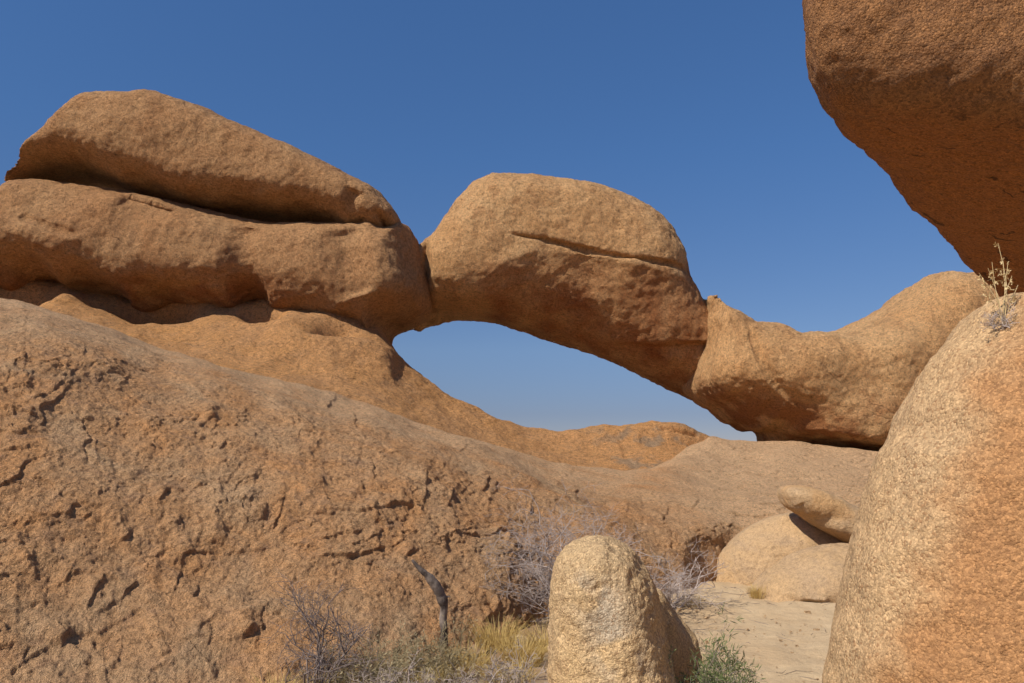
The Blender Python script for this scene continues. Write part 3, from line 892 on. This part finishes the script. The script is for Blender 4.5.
def rv(rnd, s=1.0):
    return np.array([rnd.gauss(0, s), rnd.gauss(0, s), rnd.gauss(0, s)])


def twig_shrub(T, rnd, base, height, spread, stems, r0, depth=4, kids=3, lean=(0, 0, 0), droop=0.0, squash=0.7):
    tips = []
    def grow(p, d, L, r, lvl):
        n = 4
        pts = [p]; dd = d
        for i in range(n):
            dd = dd + rv(rnd, 0.22) + np.array([0, 0, -droop * 0.12])
            dd = dd / np.linalg.norm(dd)
            pts.append(pts[-1] + dd * L / n)
        T.tube(pts, np.linspace(r, r * 0.55, n + 1), 4 if lvl == 0 else 3)
        if lvl == depth:
            tips.append((pts[-1], dd)); return
        for k in range(kids if lvl else kids + 1):
            i = rnd.randint(1, n)
            nd = dd * 0.75 + rv(rnd, 0.62); nd[1] *= 0.8
            nd = nd / np.linalg.norm(nd)
            grow(pts[i], nd, L * rnd.uniform(0.5, 0.8), max(r * 0.62, 0.0013), lvl + 1)
    for s in range(stems):
        a = rnd.uniform(0, 2 * math.pi)
        d = np.array([math.cos(a) * spread, math.sin(a) * spread * squash, 1.0]) + np.array(lean) + rv(rnd, 0.1)
        d /= np.linalg.norm(d)
        grow(np.array(base) + np.array([rnd.gauss(0, .04), rnd.gauss(0, .04), -0.03]), d, height * rnd.uniform(0.35, 0.55), r0 * rnd.uniform(0.7, 1.1), 0)
    return tips


def grass(T, rnd, base, height, spread, n, w=0.0022, r=0.08):
    for _ in range(n):
        a = rnd.uniform(0, 2 * math.pi); q = r * math.sqrt(rnd.random())
        p = np.array(base) + np.array([math.cos(a) * q, math.sin(a) * q, -0.01])
        out = np.array([math.cos(a), math.sin(a), 0]) * spread * rnd.uniform(0.1, 1.1) + rv(rnd, 0.15) * np.array([1, 1, 0])
        L = height * rnd.uniform(0.5, 1.1)
        pts = [p + out * L * t ** 1.8 + np.array([0, 0, L * (t - 0.28 * t * t * rnd.uniform(0.4, 1.6))]) for t in (0, .35, .7, 1)]
        b = rnd.uniform(0, math.pi)
        T.blade(pts, [w, w * .9, w * .6, w * .1], (math.cos(b), math.sin(b), 0))


def at_ground(u, v):
    a = px(u, v, 1.0)
    k = CAMZ / (CAMZ - a[2])
    p = np.array([a[0] * k, k, 0.0])
    return p


def shrub_thing(name, label, cat, base, mat, **kw):
    rnd = random.Random(kw.pop('seed'))
    w = kw.pop('width', None)
    T = Tubes(); tips = twig_shrub(T, rnd, base, **kw)
    k = T.fit(base, kw['height'], w); tips = [((p - base) * k + base, d) for p, d in tips]
    o = T.build(name, mat, base); tag(o, label, cat)
    return o, tips, rnd


g0 = px(566, 455, 7.9); g0[2] = 0.0
shrub_thing('twig_bush', 'big leafless grey purple twig bush behind the yellow pillar', 'bush', g0, M_TWIG,
            seed=3, height=1.28, width=2.1, spread=0.75, stems=13, r0=0.010, depth=5, kids=3)
g0 = px(665, 455, 8.7); g0[2] = 0.0
shrub_thing('twig_bush', 'smaller leafless grey twig bush between the pillar and the wall corner', 'bush', g0, M_TWIG,
            seed=8, height=0.66, width=1.0, spread=0.9, stems=9, r0=0.008, depth=4, kids=3)
g0 = px(332, 455, 5.55); g0[2] = 0.0
shrub_thing('dry_shrub', 'bare dry shrub with a few dark stems at the foot of the slab', 'shrub', g0, M_TWIGD,
            seed=5, height=0.72, width=0.85, spread=0.5, stems=8, r0=0.009, depth=4, kids=3)

# low grey scrub in front of the slab
for (u, y, hgt, sd, mt, lab) in ((400, 5.3, 0.34, 11, M_TWIG, 'low grey scrub bush just left of the dead stump'), (458, 5.2, 0.33, 12, M_TWIG, 'low tangled grey scrub bush in front of the yellow grass'),
                                 (520, 5.1, 0.36, 13, M_TWIG, 'low grey scrub bush touching the left foot of the pillar'), (430, 5.9, 0.40, 14, M_OLIVE, 'olive green scrub bush around the foot of the dead stump'),
                                 (365, 5.7, 0.42, 15, M_OLIVE, 'olive green scrub bush beside the bare dry shrub')):
    b = px(u, 455, y); b[2] = 0
    o, tips, rnd = shrub_thing('scrub_bush', lab, 'bush', b, mt, seed=sd, height=hgt, width=0.62, spread=1.3, stems=16, r0=0.005, depth=3, kids=4)
    T = Tubes()
    for p, d in tips:
        for k in range(2):
            q = p + rv(rnd, 0.012); e = d + rv(rnd, 0.6); e /= np.linalg.norm(e)
            T.blade([q, q + e * 0.012, q + e * 0.024], [0.001, 0.003, 0.0004], (rnd.gauss(0, .6), rnd.gauss(0, .6), rnd.gauss(0, .6)))
    T.build('leaves', M_OLIVE, b, parent=o)

for (u, y, hgt, n, sd, lab) in ((497, 7.0, 0.30, 500, 21, 'golden dry grass tuft, tallest one left of the pillar'), (522, 6.5, 0.27, 500, 22, 'golden dry grass tuft low beside the left edge of the pillar'), (285, 5.5, 0.20, 350, 23, 'golden dry grass tuft left of the bare dry shrub'),
                                (335, 5.6, 0.22, 350, 24, 'golden dry grass tuft around the stems of the bare dry shrub'), (470, 6.4, 0.24, 300, 25, 'thin golden grass tuft right of the dead stump'), (545, 6.9, 0.28, 350, 26, 'golden dry grass tuft half hidden behind the pillar'),
                                (508, 5.9, 0.22, 420, 27, 'golden dry grass tuft between the scrub and the twig bush'), (310, 5.35, 0.19, 380, 28, 'small golden grass tuft at the very bottom left of the dry shrub'),
                                (445, 6.0, 0.24, 300, 29, 'golden grass tuft touching the foot of the dead stump'), (415, 5.7, 0.22, 280, 30, 'golden grass tuft growing out of the grey scrub')):
    b = px(u, 455, y); b[2] = 0
    T = Tubes(); grass(T, random.Random(sd), b, hgt, 0.8, n, 0.0020, 0.16)
    tag(T.build('grass_tuft', M_STRAW, b), lab, 'grass tuft', 'golden grass tufts below the slab')
for (u, y, hgt, n, sd, mt, lab) in ((705, 5.6, 0.17, 260, 31, M_PSTRAW, 'pale straw clump right of the dark wedge rock'), (692, 6.4, 0.15, 160, 32, M_PSTRAW, 'thin pale straw clump at the sand edge behind the pillar'), (688, 8.9, 0.16, 160, 34, M_PSTRAW, 'pale straw clump at the foot of the twig bush'),
                                    (752, 9.35, 0.20, 200, 33, M_STRAW, 'small yellow tuft where the low pale boulder meets the slab')):
    b = px(u, 455, y); b[2] = 0
    T = Tubes(); grass(T, random.Random(sd), b, hgt, 0.7, n, 0.0022, 0.09)
    tag(T.build('grass_tuft', mt, b), lab, 'grass tuft')

# green bush at the pillar foot
b = px(704, 455, 4.5); b[2] = 0
rnd = random.Random(41)
T = Tubes(); tips = twig_shrub(T, rnd, b, 0.78, 0.9, 20, 0.0045, depth=3, kids=4)
k = T.fit(b, 0.58, 0.74); tips = [((p - b) * k + b, d) for p, d in tips]
gb = T.build('green_bush', M_TWIG, b); tag(gb, 'sage green leafy bush at the right foot of the pillar', 'bush')
T = Tubes()
for p, d in tips:
    for k in range(11):
        q = p - d * rnd.uniform(0, 0.12) + rv(rnd, 0.008); e = d + rv(rnd, 0.55); e /= np.linalg.norm(e)
        L = rnd.uniform(0.025, 0.05); s = rv(rnd); s /= np.linalg.norm(s)
        T.blade([q, q + e * L * .5, q + e * L], [0.001, 0.0032, 0.0004], s)
T.build('leaves', M_GREEN, b, parent=gb)

# dead stump: a bent grey stick
P = [px(444, 655, 6.55), px(444, 632, 6.5), px(443, 618, 6.5), px(444, 606, 6.5), px(441, 596, 6.48), px(436, 586, 6.45), px(428, 576, 6.42), px(420, 569, 6.4), px(412, 560, 6.38)]
P = catmull(P, 4, False)
rad = np.interp(np.linspace(0, 1, len(P)), [0, .3, .5, .62, .8, 1], [.028, .032, .043, .039, .026, .009])
T = Tubes(); T.tube(P, rad * (1 + 0.08 * np.array([random.Random(i).gauss(0, 1) for i in range(len(P))])), 9)
T.tube([P[14], P[14] + np.array([.04, -.01, .035]), P[14] + np.array([.06, 0, .03])], [.012, .008, .003], 5)
tag(T.build('dead_stump', M_DEAD, P[0]), 'bent dead grey stump standing before the granite slab', 'dead stump')

# dry plant on the boulder
Vb = VERTS['tan_boulder']; ub, vb = unpx(Vb)
near = np.hypot(ub - 1000, vb - 322) < 6
b = Vb[near][np.argmin(Vb[near][:, 1])] + [0, 0.01, -0.01]
rnd = random.Random(51)
T = Tubes(); twig_shrub(T, rnd, b, 0.16, 1.1, 10, 0.002, depth=3, kids=3); T.fit(b, 0.10, 0.26)
pl = T.build('dry_plant', M_TWIG, b); tag(pl, 'dry seeding plant growing on top of the big tan boulder', 'plant')
T = Tubes(); heads = []
for (tx, tv) in ((998, 243), (988, 268), (992, 262), (1008, 262), (979, 273), (1012, 276), (1003, 258), (1018, 285), (984, 290), (1016, 300)):
    e = px(tx, tv, b[1] + rnd.uniform(-.08, .08))
    mid = (b + e) / 2 + rv(rnd, 0.012)
    T.tube(catmull([b, mid, e], 4, False), np.linspace(0.0028, 0.0012, 9), 3)
    for k in range(7):
        h = b + (e - b) * rnd.uniform(0.55, 1.0) + rv(rnd, 0.008)
        heads.append(h)
for h in heads:
    for k in range(4):
        e = rv(rnd); e /= np.linalg.norm(e); s = rv(rnd); s /= np.linalg.norm(s)
        T.blade([h, h + e * .007, h + e * .014], [.001, .0045, .0006], s)
T.build('stalks', M_HEAD, b, parent=pl)

# litter of stones and twigs on the sand
rnd = random.Random(61)
Vv, Ff = [], []
for i in range(1300):
    if rnd.random() < 0.5: u, y = rnd.uniform(260, 720), rnd.uniform(5, 8.5)
    else: u, y = rnd.uniform(660, 860), rnd.uniform(4.5, 9.8)
    c = px(u, 455, y); c[2] = 0
    s = 0.0040 * math.exp(rnd.gauss(0, .65))
    k = len(Vv) * 8
    cube = np.array([[x, yy, z] for x in (-1, 1) for yy in (-1, 1) for z in (-1, 1)], float) * [1, rnd.uniform(.6, 1), rnd.uniform(.4, .8)]
    cube *= np.random.RandomState(i).uniform(.6, 1.2, (8, 1))
    Vv.append(c + cube * s + [0, 0, s * .3])
    for f in ((0, 1, 3, 2), (4, 6, 7, 5), (0, 4, 5, 1), (2, 3, 7, 6), (0, 2, 6, 4), (1, 5, 7, 3)):
        Ff.append([k + j for j in f])
o = mesh_obj('gravel', np.concatenate(Vv), np.array(Ff), M_PALE, smooth_shade=False)
tag(o, 'small loose stones scattered over the sand', 'gravel', kind='stuff')

# dry fallen twigs
rnd = random.Random(63); T = Tubes()
for i in range(420):
    if rnd.random() < 0.6: u, y = rnd.uniform(260, 700), rnd.uniform(5, 8.6)
    else: u, y = rnd.choice([rnd.gauss(700, 18), rnd.uniform(690, 850)]), rnd.choice([rnd.uniform(5, 9.8), rnd.uniform(8.8, 10)])
    c = px(u, 455, y); c[2] = 0.012 + 0.02 * rnd.random()
    a = rnd.uniform(0, math.pi); L = rnd.uniform(0.02, 0.11)
    d = np.array([math.cos(a) * L, math.sin(a) * L, rnd.uniform(-.1, .15) * L])
    T.tube([c - d, c + rv(rnd, .006), c + d], [.002, .0026, .001], 3)
tag(T.build('twig_litter', M_TWIGD, (0, 7, 0)), 'dry broken twigs and stalks lying on the sand', 'litter', kind='stuff')

# ------------------------------------------------------------------ sky, sun, camera
world = bpy.data.worlds.new('World'); scene.world = world; world.use_nodes = True
nt = world.node_tree; nt.nodes.clear()
sky = nt.nodes.new('ShaderNodeTexSky'); sky.sky_type = 'NISHITA'; sky.sun_disc = False
sky.sun_elevation = math.asin(SUN[2]); sky.sun_rotation = math.atan2(SUN[0], SUN[1])
sky.air_density = 0.75; sky.dust_density = 0.25; sky.ozone_density = 3.0; sky.altitude = 1500
bg = nt.nodes.new('ShaderNodeBackground'); bg.inputs[1].default_value = 0.12
wo = nt.nodes.new('ShaderNodeOutputWorld')
tc = nt.nodes.new('ShaderNodeTexCoord'); sx = nt.nodes.new('ShaderNodeSeparateXYZ'); nt.links.new(tc.outputs['Generated'], sx.inputs[0])
rp = nt.nodes.new('ShaderNodeValToRGB'); e = rp.color_ramp.elements                    # clear dry air: less white low down
e[0].position = 0.0; e[0].color = (0.36, 0.30, 0.33, 1); e[1].position = 0.55; e[1].color = (0.60, 0.86, 1.05, 1)
for pz, c in ((0.05, (0.37, 0.33, 0.363)), (0.13, (0.53, 0.53, 0.546)), (0.36, (0.53, 0.73, 0.87))):
    k = e.new(pz); k.color = (*c, 1)
e[len(e) - 1].position = 0.55
k = e.new(0.85); k.color = (1.15, 1.25, 1.3, 1)  # brighter zenith above the view, added to fill the shadows
mx = nt.nodes.new('ShaderNodeMix'); mx.data_type = 'RGBA'; mx.blend_type = 'MULTIPLY'; mx.inputs[0].default_value = 1
nt.links.new(sx.outputs[2], rp.inputs[0]); nt.links.new(sky.outputs[0], mx.inputs[6]); nt.links.new(rp.outputs[0], mx.inputs[7])
nt.links.new(mx.outputs[2], bg.inputs[0]); nt.links.new(bg.outputs[0], wo.inputs[0])

sun = bpy.data.lights.new('sun', 'SUN'); sun.energy = 4.4; sun.angle = math.radians(0.5); sun.color = (1.0, 0.93, 0.82)
so = bpy.data.objects.new('sun', sun); COL.objects.link(so); so.location = (0, 0, 40)
from mathutils import Vector
so.rotation_euler = Vector(-SUN).to_track_quat('-Z', 'Y').to_euler()

cam = bpy.data.cameras.new('camera'); co = bpy.data.objects.new('camera', cam); COL.objects.link(co)
cam.sensor_width = 36; cam.sensor_fit = 'HORIZONTAL'; cam.lens = FPX / W * 36
cam.clip_start = 0.05; cam.clip_end = 5000
co.location = (0, 0, CAMZ); co.rotation_euler = (math.pi / 2 + PITCH, 0, 0)
scene.camera = co

vs = scene.view_settings
vs.view_transform = 'Standard'; vs.look = 'None'; vs.exposure = 0.32; vs.gamma = 1.0; vs.use_curve_mapping = False
